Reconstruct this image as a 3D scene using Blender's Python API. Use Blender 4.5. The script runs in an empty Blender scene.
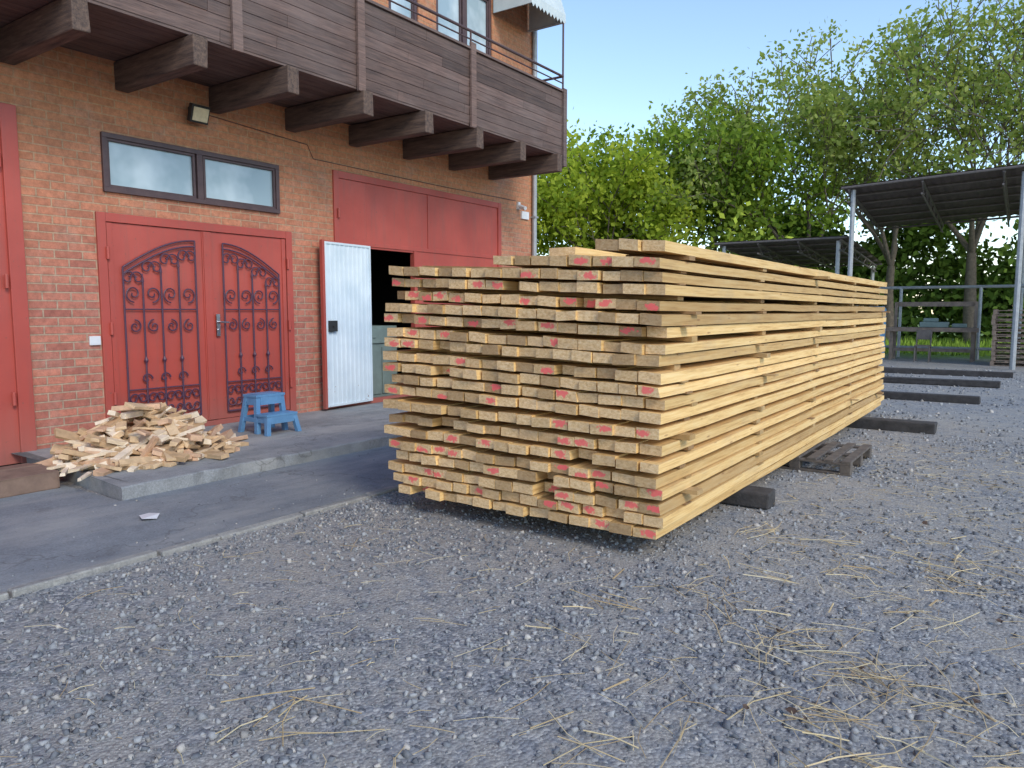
import bpy, math, random
import numpy as np
from mathutils import Vector, Matrix, Euler
random.seed(7); np.random.seed(7)
S = bpy.context.scene
S.view_settings.view_transform='Standard'
try: S.view_settings.look='None'
except Exception: pass
S.view_settings.exposure=0

# ------------------------------------------------------------------ helpers
def link(o, parent=None):
    S.collection.objects.link(o)
    if parent: o.parent=parent
    return o
def empty(name, loc=(0,0,0)):
    e=bpy.data.objects.new(name,None); e.location=loc; e.empty_display_size=.2
    return link(e)

class B:
    def __init__(s): s.v=[];s.f=[];s.m=[];s.c=[]
    def add(s,vs,fs,m=0,col=(.5,.5,.5)):
        n=len(s.v); s.v+= [tuple(p) for p in vs]; s.c+=[col]*len(vs)
        for f in fs: s.f.append([i+n for i in f]); s.m.append(m)
    def box(s,c,d,rot=None,m=0,col=(.5,.5,.5),jit=0):
        hx,hy,hz=d[0]/2,d[1]/2,d[2]/2
        P=[Vector((x*hx,y*hy,z*hz)) for z in(-1,1) for y in(-1,1) for x in(-1,1)]
        if jit: P=[p+Vector((random.uniform(-jit,jit),random.uniform(-jit,jit),random.uniform(-jit,jit))) for p in P]
        if rot is not None:
            R=rot if isinstance(rot,Matrix) else Euler(rot).to_matrix()
            P=[R@p for p in P]
        c=Vector(c); P=[p+c for p in P]
        s.add(P,[(0,2,3,1),(4,5,7,6),(0,1,5,4),(2,6,7,3),(0,4,6,2),(1,3,7,5)],m,col)
    def bb(s,x0,x1,y0,y1,z0,z1,m=0,col=(.5,.5,.5)):
        s.box(((x0+x1)/2,(y0+y1)/2,(z0+z1)/2),(x1-x0,y1-y0,z1-z0),None,m,col)
    def tube(s,pts,r,n=6,m=0,col=(.5,.5,.5),caps=True):
        pts=[Vector(p) for p in pts]; rs=r if isinstance(r,(list,tuple)) else [r]*len(pts)
        vs=[];k=len(pts); ref=None
        for i,p in enumerate(pts):
            t=(pts[min(i+1,k-1)]-pts[max(i-1,0)]).normalized()
            if ref is None: ref=t.orthogonal().normalized()
            a=(ref-t*ref.dot(t))
            a=a.normalized() if a.length>1e-5 else t.orthogonal().normalized()
            ref=a; b=t.cross(a)
            for j in range(n):
                an=2*math.pi*j/n; vs.append(p+(a*math.cos(an)+b*math.sin(an))*rs[i])
        fs=[(i*n+j,i*n+(j+1)%n,(i+1)*n+(j+1)%n,(i+1)*n+j) for i in range(k-1) for j in range(n)]
        if caps: fs+= [tuple(reversed(range(n))),tuple(range((k-1)*n,k*n))]
        s.add(vs,fs,m,col)
    def quad(s,p,m=0,col=(.5,.5,.5)): s.add(p,[tuple(range(len(p)))],m,col)
    def obj(s,name,mats,parent=None,bevel=0,smooth=False,extra=None):
        me=bpy.data.meshes.new(name); me.from_pydata(s.v,[],s.f)
        for mt in (mats if isinstance(mats,(list,tuple)) else [mats]): me.materials.append(mt)
        me.polygons.foreach_set('material_index',s.m)
        a=me.attributes.new('tint','FLOAT_COLOR','POINT')
        a.data.foreach_set('color',np.array([(c[0],c[1],c[2],1) for c in s.c],dtype=np.float32).ravel())
        if smooth: me.polygons.foreach_set('use_smooth',[True]*len(me.polygons))
        me.update()
        o=bpy.data.objects.new(name,me); link(o,parent)
        if bevel:
            b=o.modifiers.new('bev','BEVEL'); b.width=bevel; b.segments=2; b.limit_method='ANGLE'
        return o

def np_mesh(name,V,F,mat,cols=None,parent=None):
    V=np.asarray(V,dtype=np.float32);F=np.asarray(F,dtype=np.int32)
    me=bpy.data.meshes.new(name); me.vertices.add(len(V)); me.vertices.foreach_set('co',V.ravel())
    k=F.shape[1]; me.loops.add(F.size); me.loops.foreach_set('vertex_index',F.ravel())
    me.polygons.add(len(F)); me.polygons.foreach_set('loop_start',np.arange(0,F.size,k,dtype=np.int32))
    me.polygons.foreach_set('loop_total',np.full(len(F),k,dtype=np.int32))
    me.update(calc_edges=True)
    if cols is not None:
        a=me.attributes.new('tint','FLOAT_COLOR','POINT')
        C=np.ones((len(V),4),dtype=np.float32); C[:,:3]=cols; a.data.foreach_set('color',C.ravel())
    me.materials.append(mat)
    return link(bpy.data.objects.new(name,me),parent)

class N:
    def __init__(s,name):
        s.mat=bpy.data.materials.new(name); s.mat.use_nodes=True; s.t=s.mat.node_tree
        s.b=s.t.nodes['Principled BSDF']; s.out=s.t.nodes['Material Output']
        s.tc=s.t.nodes.new('ShaderNodeTexCoord')
    def n(s,ty,**k):
        x=s.t.nodes.new('ShaderNode'+ty)
        for a,v in k.items(): setattr(x,a,v)
        return x
    def l(s,a,b): s.t.links.new(a,b)
    def map(s,scale,src=None):
        m=s.n('Mapping'); m.inputs['Scale'].default_value=scale; s.l(src or s.tc.outputs['Object'],m.inputs['Vector']); return m.outputs[0]
    def noise(s,scale,detail=5,vec=None,rough=.55):
        x=s.n('TexNoise'); x.inputs['Scale'].default_value=scale;x.inputs['Detail'].default_value=min(detail,4);x.inputs['Roughness'].default_value=rough
        s.l(vec or s.tc.outputs['Object'],x.inputs['Vector']); return x.outputs['Fac']
    def ramp(s,src,stops):
        r=s.n('ValToRGB'); e=r.color_ramp.elements
        while len(e)<len(stops): e.new(.5)
        for i,(p,c) in enumerate(stops):
            e[i].position=p; e[i].color=(c[0],c[1],c[2],1) if isinstance(c,(tuple,list)) else (c,c,c,1)
        s.l(src,r.inputs[0]); return r.outputs[0]
    def mix(s,f,a,b,mode='MIX'):
        m=s.n('Mix',data_type='RGBA',blend_type=mode)
        for src,i in((f,0),(a,6),(b,7)):
            if isinstance(src,(int,float)): m.inputs[i].default_value=src
            elif isinstance(src,tuple): m.inputs[i].default_value=(*src,1)
            else: s.l(src,m.inputs[i])
        return m.outputs[2]
    def math(s,op,a,b=None):
        m=s.n('Math',operation=op)
        for i,x in enumerate((a,b)):
            if x is None: continue
            if isinstance(x,(int,float)): m.inputs[i].default_value=x
            else: s.l(x,m.inputs[i])
        return m.outputs[0]
    def bump(s,h,st=.5,dist=.01):
        b=s.n('Bump'); b.inputs['Strength'].default_value=st;b.inputs['Distance'].default_value=dist
        s.l(h,b.inputs['Height']); s.l(b.outputs[0],s.b.inputs['Normal'])
    def attr(s,name='tint'):
        a=s.n('Attribute'); a.attribute_name=name; return a
    def base(s,c):
        if isinstance(c,tuple): s.b.inputs['Base Color'].default_value=(*c,1)
        else: s.l(c,s.b.inputs['Base Color'])
    def rough(s,v):
        if isinstance(v,(int,float)): s.b.inputs['Roughness'].default_value=v
        else: s.l(v,s.b.inputs['Roughness'])

def simple(name,c1,c2=None,scale=6,rough=.7,bump=.2,dist=.004,metal=0,stretch=(1,1,1)):
    m=N(name); c2=c2 or tuple(x*.6 for x in c1)
    v=m.map(stretch)
    f=m.ramp(m.noise(scale,4,v,.7),[(.32,0.),(.68,1.)])
    m.base(m.mix(f,c1,c2)); m.rough(rough); m.b.inputs['Metallic'].default_value=metal
    if bump: m.bump(m.noise(scale*5,2,v),bump,dist)
    return m.mat

# ------------------------------------------------------------------ materials
def brick_mat():
    m=N('brick'); sp=m.n('SeparateXYZ'); m.l(m.tc.outputs['Object'],sp.inputs[0])
    cx=m.n('CombineXYZ'); m.l(m.math('ADD',sp.outputs[0],sp.outputs[1]),cx.inputs[0]); m.l(sp.outputs[2],cx.inputs[1])
    b=m.n('TexBrick'); b.inputs['Scale'].default_value=1;b.inputs['Brick Width'].default_value=.29;b.inputs['Row Height'].default_value=.09
    b.inputs['Mortar Size'].default_value=.009;b.inputs['Mortar Smooth'].default_value=.2;b.inputs['Bias'].default_value=-.1
    b.inputs['Color1'].default_value=(.60,.225,.15,1);b.inputs['Color2'].default_value=(.40,.135,.10,1);b.inputs['Mortar'].default_value=(.48,.34,.24,1)
    m.l(cx.outputs[0],b.inputs['Vector'])
    hz=m.n('MapRange'); hz.inputs['From Min'].default_value=2.3; hz.inputs['From Max'].default_value=4.3; m.l(m.math('ADD',sp.outputs[2],m.math('MULTIPLY',m.noise(1.1,3),1.2)),hz.inputs['Value'])
    c=m.mix(m.math('MULTIPLY',hz.outputs[0],.5),b.outputs['Color'],(.62,.29,.11))
    blot=m.noise(2.2,4,rough=.7)
    c=m.mix(m.ramp(blot,[(.5,0.),(.75,.45)]),c,(.46,.31,.25))
    fine=m.noise(16,4,rough=.8)
    c=m.mix(.75,c,m.ramp(fine,[(.3,.5),(.65,1.05)]),'MULTIPLY')
    m.base(c); m.rough(.85)
    h=m.math('SUBTRACT',m.math('MULTIPLY',fine,.35),b.outputs['Fac'])
    m.bump(h,.9,.015); return m.mat
M_brick=brick_mat()

def paint_red():
    m=N('red_paint'); n=m.ramp(m.noise(1.3,4),[(.35,0.),(.65,1.)])
    c=m.mix(n,(.46,.078,.056),(.385,.068,.052))
    st=m.noise(3,4,m.map((1,3,.25)),.75)
    c=m.mix(m.ramp(st,[(.5,0.),(.8,.6)]),c,(.25,.09,.07))
    sp=m.ramp(m.noise(22,3),[(.66,0.),(.72,.6)])
    c=m.mix(sp,c,(.18,.08,.06))
    sz=m.n('SeparateXYZ'); m.l(m.tc.outputs['Object'],sz.inputs[0])
    lowd=m.n('MapRange'); lowd.inputs['From Min'].default_value=.9; lowd.inputs['From Max'].default_value=.1
    m.l(m.math('ADD',sz.outputs[2],m.math('MULTIPLY',st,.5)),lowd.inputs['Value'])
    c=m.mix(m.math('MULTIPLY',lowd.outputs[0],.55),c,(.27,.18,.15))
    m.base(c); m.rough(m.ramp(n,[(0,.42),(1,.6)])); m.bump(m.noise(3,2),.3,.02); return m.mat
M_red=paint_red()
M_iron=simple('wrought_iron',(.06,.035,.075),(.11,.04,.06),20,.5,0)
def darkwood():
    m=N('dark_wood'); g=m.noise(5,4,m.map((3,.35,8)),.8)
    c=m.mix(m.ramp(g,[(.35,0.),(.65,1.)]),(.185,.12,.10),(.075,.05,.045))
    c=m.mix(m.ramp(m.noise(1.2,3),[(.45,0.),(.7,.4)]),c,(.20,.16,.15))
    m.base(m.mix(1.,c,m.attr().outputs['Color'],'MULTIPLY')); m.rough(.7); m.bump(g,.6,.008); return m.mat
M_darkwood=darkwood()
M_beam=simple('beam_wood',(.17,.11,.08),(.05,.034,.03),6,.8,.6,.008,stretch=(.4,4,4))
M_frame=simple('window_frame_brown',(.07,.04,.045),(.10,.06,.06),8,.5,0)
def glassm():
    m=N('window_glass'); m.base(m.mix(m.ramp(m.noise(1.6,3),[(.35,0.),(.6,1.)]),(.55,.65,.70),(.32,.42,.47))); m.rough(.08)  # pale sky reflection and curtain tone mixed into the glass base colour
    m.b.inputs['Specular IOR Level'].default_value=.7; return m.mat
M_glass=glassm()
def white_metal():
    m=N('white_paint_metal'); sp=m.n('SeparateXYZ'); m.l(m.tc.outputs['Object'],sp.inputs[0])
    pe=m.noise(9,4,m.map((1,1,.6)),.75)
    low=m.math('MULTIPLY',m.math('SUBTRACT',.7,sp.outputs[2]),.22)
    k=m.ramp(m.math('ADD',pe,low),[(.70,0.),(.73,1.)])
    c=m.mix(m.ramp(m.noise(2,4),[(.3,0.),(.7,1.)]),(.72,.80,.85),(.56,.66,.73))
    c=m.mix(k,c,(.22,.10,.05)); m.base(c); m.rough(.5); return m.mat
M_white=white_metal()
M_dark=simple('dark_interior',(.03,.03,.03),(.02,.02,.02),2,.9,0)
M_cab=simple('cabinet_paint',(.20,.27,.25),(.15,.2,.19),5,.6,0)
def concrete(name,a,b,sc=1.5,bs=.5,crack=True,gr=60,dust=(.33,.32,.295)):
    m=N(name); n=m.noise(sc,4,rough=.75); f=m.noise(gr,4,rough=.85)
    c=m.mix(m.ramp(n,[(.35,0.),(.65,1.)]),a,b)
    c=m.mix(.8,c,m.ramp(f,[(.3,.5),(.7,1.15)]),'MULTIPLY')
    d=m.noise(1.1,4,m.map((1.6,.6,1)),.7)
    c=m.mix(m.ramp(d,[(.45,0.),(.68,.6)]),c,dust)
    st=m.noise(2.7,4,rough=.8); c=m.mix(m.ramp(st,[(.60,0.),(.68,.35)]),c,(.09,.09,.09))
    if crack:
        cr=m.n('TexVoronoi',feature='DISTANCE_TO_EDGE'); cr.inputs['Scale'].default_value=.45
        wv=m.n('VectorMath',operation='ADD'); nn=m.n('TexNoise'); nn.inputs['Scale'].default_value=2.5; nn.inputs['Detail'].default_value=4
        m.l(m.tc.outputs['Object'],nn.inputs['Vector']); m.l(m.tc.outputs['Object'],wv.inputs[0]); m.l(nn.outputs['Color'],wv.inputs[1]); m.l(wv.outputs[0],cr.inputs['Vector'])
        c=m.mix(m.ramp(cr.outputs['Distance'],[(0.,.5),(.007,0.)]),c,(.07,.07,.07))
    m.base(c); m.rough(.9); m.bump(f,bs,.008); return m.mat
M_conc=concrete('concrete',(.34,.355,.365),(.21,.225,.235),dust=(.42,.415,.39))
M_asph=concrete('asphalt_old',(.26,.285,.31),(.185,.205,.23),.9,.7,dust=(.37,.37,.355))
M_kerb=concrete('kerb_concrete',(.44,.43,.40),(.25,.25,.245),7,.9,False)

def ground_mat():
    m=N('gravel_ground')
    v=m.n('TexVoronoi'); v.inputs['Scale'].default_value=52; v.inputs['Randomness'].default_value=1
    m.l(m.tc.outputs['Object'],v.inputs['Vector'])
    sp=m.n('SeparateColor'); m.l(v.outputs['Color'],sp.inputs[0])
    st=m.ramp(sp.outputs[0],[(0,(.10,.11,.125)),(.45,(.22,.23,.25)),(.8,(.32,.325,.33)),(1,(.50,.49,.46))])
    v2=m.n('TexVoronoi'); v2.inputs['Scale'].default_value=120; m.l(m.tc.outputs['Object'],v2.inputs['Vector'])
    sp2=m.n('SeparateColor'); m.l(v2.outputs['Color'],sp2.inputs[0])
    st2=m.ramp(sp2.outputs[0],[(0,(.15,.15,.15)),(.6,(.32,.31,.29)),(1,(.52,.50,.46))])
    dirt=m.mix(.45,st2,(.36,.335,.30))
    k=m.ramp(m.math('ADD',m.math('MULTIPLY',m.noise(.55,3),.35),m.math('MULTIPLY',m.noise(5,4,rough=.75),.8)),[(.48,0.),(.66,1.)])
    c=m.mix(k,st,dirt)
    s3=m.n('SeparateXYZ'); m.l(m.tc.outputs['Object'],s3.inputs[0])
    gy=m.math('ADD',s3.outputs[1],m.math('MULTIPLY',m.noise(.8,3),4.))
    gm=m.n('MapRange'); gm.inputs['From Min'].default_value=30; gm.inputs['From Max'].default_value=32.5; m.l(gy,gm.inputs['Value'])
    gc=m.mix(m.noise(3,3),(.12,.20,.035),(.24,.32,.07))
    c=m.mix(gm.outputs[0],c,gc)
    m.base(c); m.rough(.95)
    h=m.math('ADD',m.math('MULTIPLY',m.math('SUBTRACT',1.,v.outputs['Distance']),.8),m.math('MULTIPLY',sp2.outputs[0],.35))
    m.bump(h,.8,.011); return m.mat
M_ground=ground_mat()
def tintmat(name,rough=.9,noise=30,amt=.5,bump=.3):
    m=N(name); n=m.noise(noise,3,rough=.7); c=m.mix(amt,m.attr().outputs['Color'],m.ramp(n,[(.3,.55),(.7,1.1)]),'MULTIPLY')
    m.base(c); m.rough(rough)
    if bump: m.bump(n,bump,.004)
    return m.mat
M_stone=tintmat('stone',.9,50,.4,0)
M_straw=tintmat('straw',.7,20,.4,0)
M_offcut=tintmat('offcut_wood',.75,9,.6,.3)
def lumber(end=False):
    m=N('lumber_end' if end else 'lumber_side')
    t=m.attr(); ts=m.n('SeparateColor'); m.l(t.outputs['Color'],ts.inputs[0])
    if not end:
        off=m.n('VectorMath',operation='MULTIPLY_ADD'); off.inputs[1].default_value=(17,31,23)
        m.l(t.outputs['Color'],off.inputs[0]); m.l(m.tc.outputs['Object'],off.inputs[2])
        g=m.noise(6,4,m.map((9,.35,9),off.outputs[0]),.7)
        c=m.ramp(g,[(.28,(.54,.32,.115)),(.48,(.78,.525,.215)),(.75,(.88,.67,.34))])
        kn=m.n('TexVoronoi'); kn.inputs['Scale'].default_value=1.; m.l(m.map((14,2.6,14),off.outputs[0]),kn.inputs['Vector'])
        c=m.mix(m.ramp(kn.outputs['Distance'],[(.04,.8),(.12,0.)]),c,(.32,.15,.06))
        dirt=m.noise(1.2,4,m.map((3,1,3),off.outputs[0]),.7)
        c=m.mix(m.ramp(dirt,[(.54,0.),(.74,.45)]),c,(.50,.36,.21))
        h=g
    else:
        g=m.noise(38,4,m.map((1,.2,1.6)),.75)
        c=m.ramp(g,[(.3,(.50,.31,.14)),(.5,(.74,.52,.27)),(.72,(.86,.67,.42))])
        bl=m.noise(7,3,m.map((1,.3,2)),.6)
        c=m.mix(m.ramp(bl,[(.5,0.),(.7,.45)]),c,(.46,.33,.21))
        h=g
    tone=m.ramp(ts.outputs[0],[(0,(.55,.50,.46)),(.25,(.80,.76,.71)),(.6,(1,.98,.96)),(1,(1.1,1.07,1.05))])
    c=m.mix(1.,c,tone,'MULTIPLY')
    if end:
        ctr=m.attr('ctr'); d=m.n('VectorMath',operation='SUBTRACT'); m.l(m.tc.outputs['Object'],d.inputs[0]); m.l(ctr.outputs['Vector'],d.inputs[1])
        d2=m.n('VectorMath',operation='MULTIPLY'); m.l(d.outputs[0],d2.inputs[0]); d2.inputs[1].default_value=(19,0,42)
        ln=m.n('VectorMath',operation='LENGTH'); m.l(d2.outputs[0],ln.inputs[0])
        dd=m.math('ADD',ln.outputs['Value'],m.math('MULTIPLY',m.math('SUBTRACT',m.noise(40,4),.5),3.))
        k=m.math('MULTIPLY',m.ramp(dd,[(.75,.85),(1.,0.)]),m.math('GREATER_THAN',ts.outputs[1],.5))
        c=m.mix(k,c,(.92,.13,.14))
    m.base(c); m.rough(.65); m.bump(h,.35,.003); return m.mat
M_lside=lumber(); M_lend=lumber(True)
M_galv=simple('galvanised_steel',(.42,.44,.46),(.30,.32,.34),8,.5,0,metal=.2)
M_oldsteel=simple('old_painted_steel',(.16,.14,.13),(.10,.085,.08),8,.6,0)
M_roofsheet=simple('old_roof_sheet',(.17,.13,.12),(.10,.08,.072),2,.8,0)
M_greywood=simple('grey_wood',(.30,.23,.18),(.16,.12,.10),6,.85,0)
M_sleeper=simple('dark_sleeper',(.065,.06,.06),(.03,.028,.028),8,.85,.5,.01)
M_pal=simple('pallet_wood',(.15,.125,.105),(.07,.06,.055),9,.85,.4)
M_blue=simple('blue_plastic',(.14,.31,.52),(.10,.24,.43),5,.45,0)
M_card=simple('cardboard',(.24,.16,.12),(.16,.105,.08),6,.85,0)
M_black=simple('black_plastic',(.02,.02,.022),(.03,.03,.03),5,.5,0)
M_lens=simple('lamp_lens',(.80,.70,.48),(.65,.55,.36),20,.3,0)
M_whitep=simple('white_plastic',(.75,.76,.78),(.65,.66,.68),5,.5,0)
M_chrome=simple('steel_handle',(.6,.6,.62),(.5,.5,.52),5,.3,0,metal=1)
M_roof=simple('roof_tile',(.12,.06,.05),(.08,.05,.04),4,.8,0)
M_awn=simple('awning_sheet',(.62,.68,.67),(.50,.57,.58),4,.5,0)
M_bark=simple('bark',(.19,.15,.11),(.09,.07,.055),7,.95,0)
def leafm(name,tr=.45):
    m=N(name); a=m.attr()
    d=m.n('BsdfDiffuse'); m.l(a.outputs['Color'],d.inputs[0])
    if tr:
        t=m.n('BsdfTranslucent'); m.l(m.mix(1.,a.outputs['Color'],(1.25,1.25,.65),'MULTIPLY'),t.inputs[0])
        x=m.n('MixShader'); x.inputs[0].default_value=tr; m.l(d.outputs[0],x.inputs[1]); m.l(t.outputs[0],x.inputs[2]); m.l(x.outputs[0],m.out.inputs[0])
    else: m.l(d.outputs[0],m.out.inputs[0])
    return m.mat
M_leaf=leafm('leaves'); M_leaf2=leafm('leaves_dense',0)

# ------------------------------------------------------------------ ground
g=B(); g.quad([(-250,-150,0),(250,-150,0),(250,450,0),(-250,450,0)]); g.obj('ground',M_ground)
w=B()
w.bb(-6.19,-4.70,-10,26,-.05,.022); w.bb(-8.64,-6.19,-10,3.17,-.05,.0215)
w.obj('asphalt_walkway',M_asph)
k=B()
y=-6.0
while y<22:
    L=random.uniform(.25,.5) if random.random()<.4 else random.uniform(.7,1.0)
    k.box((-4.655+random.uniform(-.012,.012),y+L/2,-.006+random.uniform(-.006,.004)),(.085,L-random.uniform(.006,.03),.07),(random.uniform(-.008,.008),random.uniform(-.08,.08),random.uniform(-.015,.015)),jit=.010); y+=L
k.obj('kerb',M_kerb,bevel=.012)
# platform with a slightly broken front edge
p=B(); ysn=[3.18+i*.13 for i in range(81)]; top=[];low=[];bk=[]
for yy in ysn:
    jx=random.gauss(0,.006); jz=random.gauss(0,.003)
    if random.random()<.08: jx-=.02
    low.append((-6.185+jx*.4,yy,0)); top.append((-6.19+jx,yy,.125+jz)); bk.append((-6.205+jx,yy,.135+jz*.4))
n_=len(ysn); back=[(-8.66,y_,.135) for y_ in ysn]; back[0]=(-8.66,3.45,.135)
p.add(low+top+bk+back,[f for i in range(n_-1) for f in ((i,i+1,n_+i+1,n_+i),(n_+i,n_+i+1,2*n_+i+1,2*n_+i),(2*n_+i,2*n_+i+1,3*n_+i+1,3*n_+i))])
p.add([low[0],top[0],bk[0],back[0],(-8.66,3.45,0)],[(0,1,2,3,4)])
p.add([low[-1],top[-1],bk[-1],back[-1],(-8.66,ysn[-1],0)],[(4,3,2,1,0)])
p.obj('concrete_platform',M_conc)

# stones
def stones(x0,x1,y0,y1,n,smin,smax,keep=None,z0=0):
    X=np.random.uniform(x0,x1,n);Y=np.random.uniform(y0,y1,n)
    if keep is not None:
        kk=keep(X,Y); X=X[kk];Y=Y[kk]; n=len(X)
    sz=smin+(smax-smin)*np.random.rand(n)**3
    cube=np.array([(x,y,z) for z in(-1,1) for y in(-1,1) for x in(-1,1)],dtype=float)*.5
    V=np.repeat(cube[None],n,0)+np.random.uniform(-.24,.24,(n,8,3))
    V*= (sz[:,None]*np.random.uniform(.55,1.3,(n,3)))[:,None,:]
    q=np.random.normal(size=(n,4)); q/=np.linalg.norm(q,axis=1)[:,None]
    a,b,c,d=q.T
    R=np.stack([1-2*(c*c+d*d),2*(b*c-a*d),2*(b*d+a*c),2*(b*c+a*d),1-2*(b*b+d*d),2*(c*d-a*b),2*(b*d-a*c),2*(c*d+a*b),1-2*(b*b+c*c)],1).reshape(n,3,3)
    V=np.einsum('nij,nkj->nki',R,V)
    V[:,:,0]+=X[:,None];V[:,:,1]+=Y[:,None];V[:,:,2]+=(z0+sz*np.random.uniform(-.1,.22,n))[:,None]
    f=np.array([(0,2,3,1),(4,5,7,6),(0,1,5,4),(2,6,7,3),(0,4,6,2),(1,3,7,5)])
    F=(f[None]+8*np.arange(n)[:,None,None]).reshape(-1,4)
    t=np.random.rand(n); base=np.array([.13,.14,.158])+t[:,None]**1.5*np.array([.28,.275,.255])
    w_=np.random.rand(n)<.14; base[w_]=np.array([.46,.43,.39])*np.random.uniform(.6,1.2,(w_.sum(),1))
    return V.reshape(-1,3),F,np.repeat(base,8,0)
def clump(X,Y):
    return (np.sin(X*2.1+np.sin(Y*1.3)*2)+np.sin(Y*2.7+X)+np.sin(X*5+Y*4)*.6+np.random.uniform(-2.,2.,len(X)))>-.35
parts=[stones(-4.55,3.2,.6,5.2,58000,.005,.025,clump),stones(-4.55,5,5.2,11,20000,.009,.030,clump),
       stones(-4.5,6,11,24,8000,.015,.045,clump),stones(-4.64,-4.3,-1,14,3500,.006,.022),stones(-6.1,-4.7,-1,14,500,.004,.014,z0=.022),stones(-4.95,-4.66,-1,14,500,.004,.014,z0=.022)]
vo=0;VV=[];FF=[];CC=[]
for a,b,c in parts: VV.append(a);FF.append(b+vo);CC.append(c);vo+=len(a)
np_mesh('gravel',np.concatenate(VV),np.concatenate(FF),M_stone,np.concatenate(CC))
# straw and splinters
s=B()
def strand(x,yy,L,an,th,c):
    z=random.uniform(.016,.028); be=random.uniform(-.12,.12)*L
    P0=Vector((x-math.cos(an)*L/2,yy-math.sin(an)*L/2,z));P2=Vector((x+math.cos(an)*L/2,yy+math.sin(an)*L/2,z+random.uniform(-.004,.012)));P1=(P0+P2)/2+Vector((-math.sin(an)*be,math.cos(an)*be,.004))
    s.tube([P0,P1,P2],th,3,col=c,caps=False)
sc_=[(.74,.60,.34),(.64,.50,.28),(.82,.70,.45),(.52,.38,.2)]
for i in range(2800):
    if random.random()<.65: x=random.gauss(.2,1.2); yy=random.uniform(1.0,10)
    else: x=random.uniform(-4.3,4); yy=random.uniform(1.,9)
    if x<-1.7 and yy>4.2: continue
    strand(x,yy,random.choice([.04,.06,.08,.12,.16,.24])*random.uniform(.6,1.3),random.uniform(0,math.pi),random.uniform(.0009,.0021),random.choice(sc_))
for i in range(46):
    bx=random.gauss(-.2,1.1); by=random.uniform(1.2,5.5); ba=random.uniform(0,3.14)
    if bx<-1.7 and by>4.: continue
    for j in range(random.randint(3,9)):
        strand(bx+random.gauss(0,.12),by+random.gauss(0,.12),random.uniform(.14,.4),ba+random.gauss(0,.6),random.uniform(.0016,.0032),random.choice(sc_))
for i in range(50):
    x=random.uniform(-2.2,2.5); yy=random.uniform(1.3,7)
    if x<-1.7 and yy>4.2: continue
    s.box((x,yy,.024),(random.uniform(.08,.26),random.uniform(.004,.010),.003),(0,random.uniform(-.03,.03),random.uniform(0,3.1)),col=random.choice(sc_),jit=.002)
s.obj('straw_litter',M_straw)
s=B()
for i in range(60):
    x=random.uniform(-1.,3);yy=random.uniform(1.5,6.5);r=random.uniform(.012,.028)
    pts=[(x+math.cos(a)*r*random.uniform(.6,1.2),yy+math.sin(a)*r*random.uniform(.6,1.2),.03+random.uniform(-.008,.012)) for a in [k*1.047 for k in range(6)]]
    s.quad(pts,col=random.choice([(.07,.045,.03),(.10,.06,.04)]))
s.obj('dead_leaves',M_straw)
s=B(); s.add([(-5.60,3.00,.03),(-5.43,2.93,.045),(-5.40,3.03,.03),(-5.48,3.10,.045),(-5.60,3.08,.032)],[(0,1,2,3,4)]); s.obj('paper_scrap',M_whitep)

# ------------------------------------------------------------------ brick house
H=empty('brick_house',(-8.64,4,0)); Hinv=Vector((8.64,-4,0))
def hobj(b,name,mats,**k):
    o=b.obj(name,mats,None,**k); o.parent=H; o.matrix_parent_inverse=Matrix.Translation(Hinv); return o
WX=-8.64
ops=[(-3.0,3.55,-.3,3.67),(4.30,6.97,.135,2.70),(4.40,6.78,2.93,3.58),(7.76,12.0,.135,3.67),
     (9.0,9.7,4.6,7.3),(10.15,11.75,5.3,7.4),(1.0,4.0,5.3,7.2)]
ys=sorted({-8,13.2,*[o[0] for o in ops],*[o[1] for o in ops]}); zs=sorted({-.3,9.2,*[o[2] for o in ops],*[o[3] for o in ops]})
b=B()
for i in range(len(ys)-1):
    for j in range(len(zs)-1):
        cy=(ys[i]+ys[i+1])/2;cz=(zs[j]+zs[j+1])/2
        if any(o[0]<cy<o[1] and o[2]<cz<o[3] for o in ops): continue
        b.quad([(WX,ys[i],zs[j]),(WX,ys[i+1],zs[j]),(WX,ys[i+1],zs[j+1]),(WX,ys[i],zs[j+1])])
for (a,c,d,e) in ops:
    x1=WX-.25
    b.quad([(WX,a,d),(x1,a,d),(x1,a,e),(WX,a,e)]);b.quad([(WX,c,d),(WX,c,e),(x1,c,e),(x1,c,d)])
    b.quad([(WX,a,e),(x1,a,e),(x1,c,e),(WX,c,e)]);b.quad([(WX,a,d),(WX,c,d),(x1,c,d),(x1,a,d)])
b.quad([(WX,13.2,-.3),(-18,13.2,-.3),(-18,13.2,9.2),(WX,13.2,9.2)])
b.quad([(WX,-8,-.3),(-18,-8,-.3),(-18,-8,9.2),(WX,-8,9.2)])
b.quad([(-18,-8,-.3),(-18,13.2,-.3),(-18,13.2,9.2),(-18,-8,9.2)])
hobj(b,'walls',M_brick)
b=B(); b.add([(-8,-8.6,9.2),(-8,13.8,9.2),(-18.6,13.8,9.2),(-18.6,-8.6,9.2),(-13.3,-8.6,11.8),(-13.3,13.8,11.8)],[(0,1,5,4),(2,3,4,5),(0,4,3),(1,2,5),(0,3,2,1)]); hobj(b,'roof',M_roof)
# far left gate
b=B(); b.bb(WX-.08,WX+.015,-3.0,3.55,.02,3.67)
b.bb(WX+.015,WX+.05,3.40,3.55,.02,3.67); b.bb(WX+.015,WX+.035,2.9,3.0,.02,3.6)
for z in(.7,1.9,3.1): b.tube([(WX+.06,3.36,z-.07),(WX+.06,3.36,z+.07)],.02,8)
hobj(b,'red_gate_side',M_red,bevel=.004)
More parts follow.
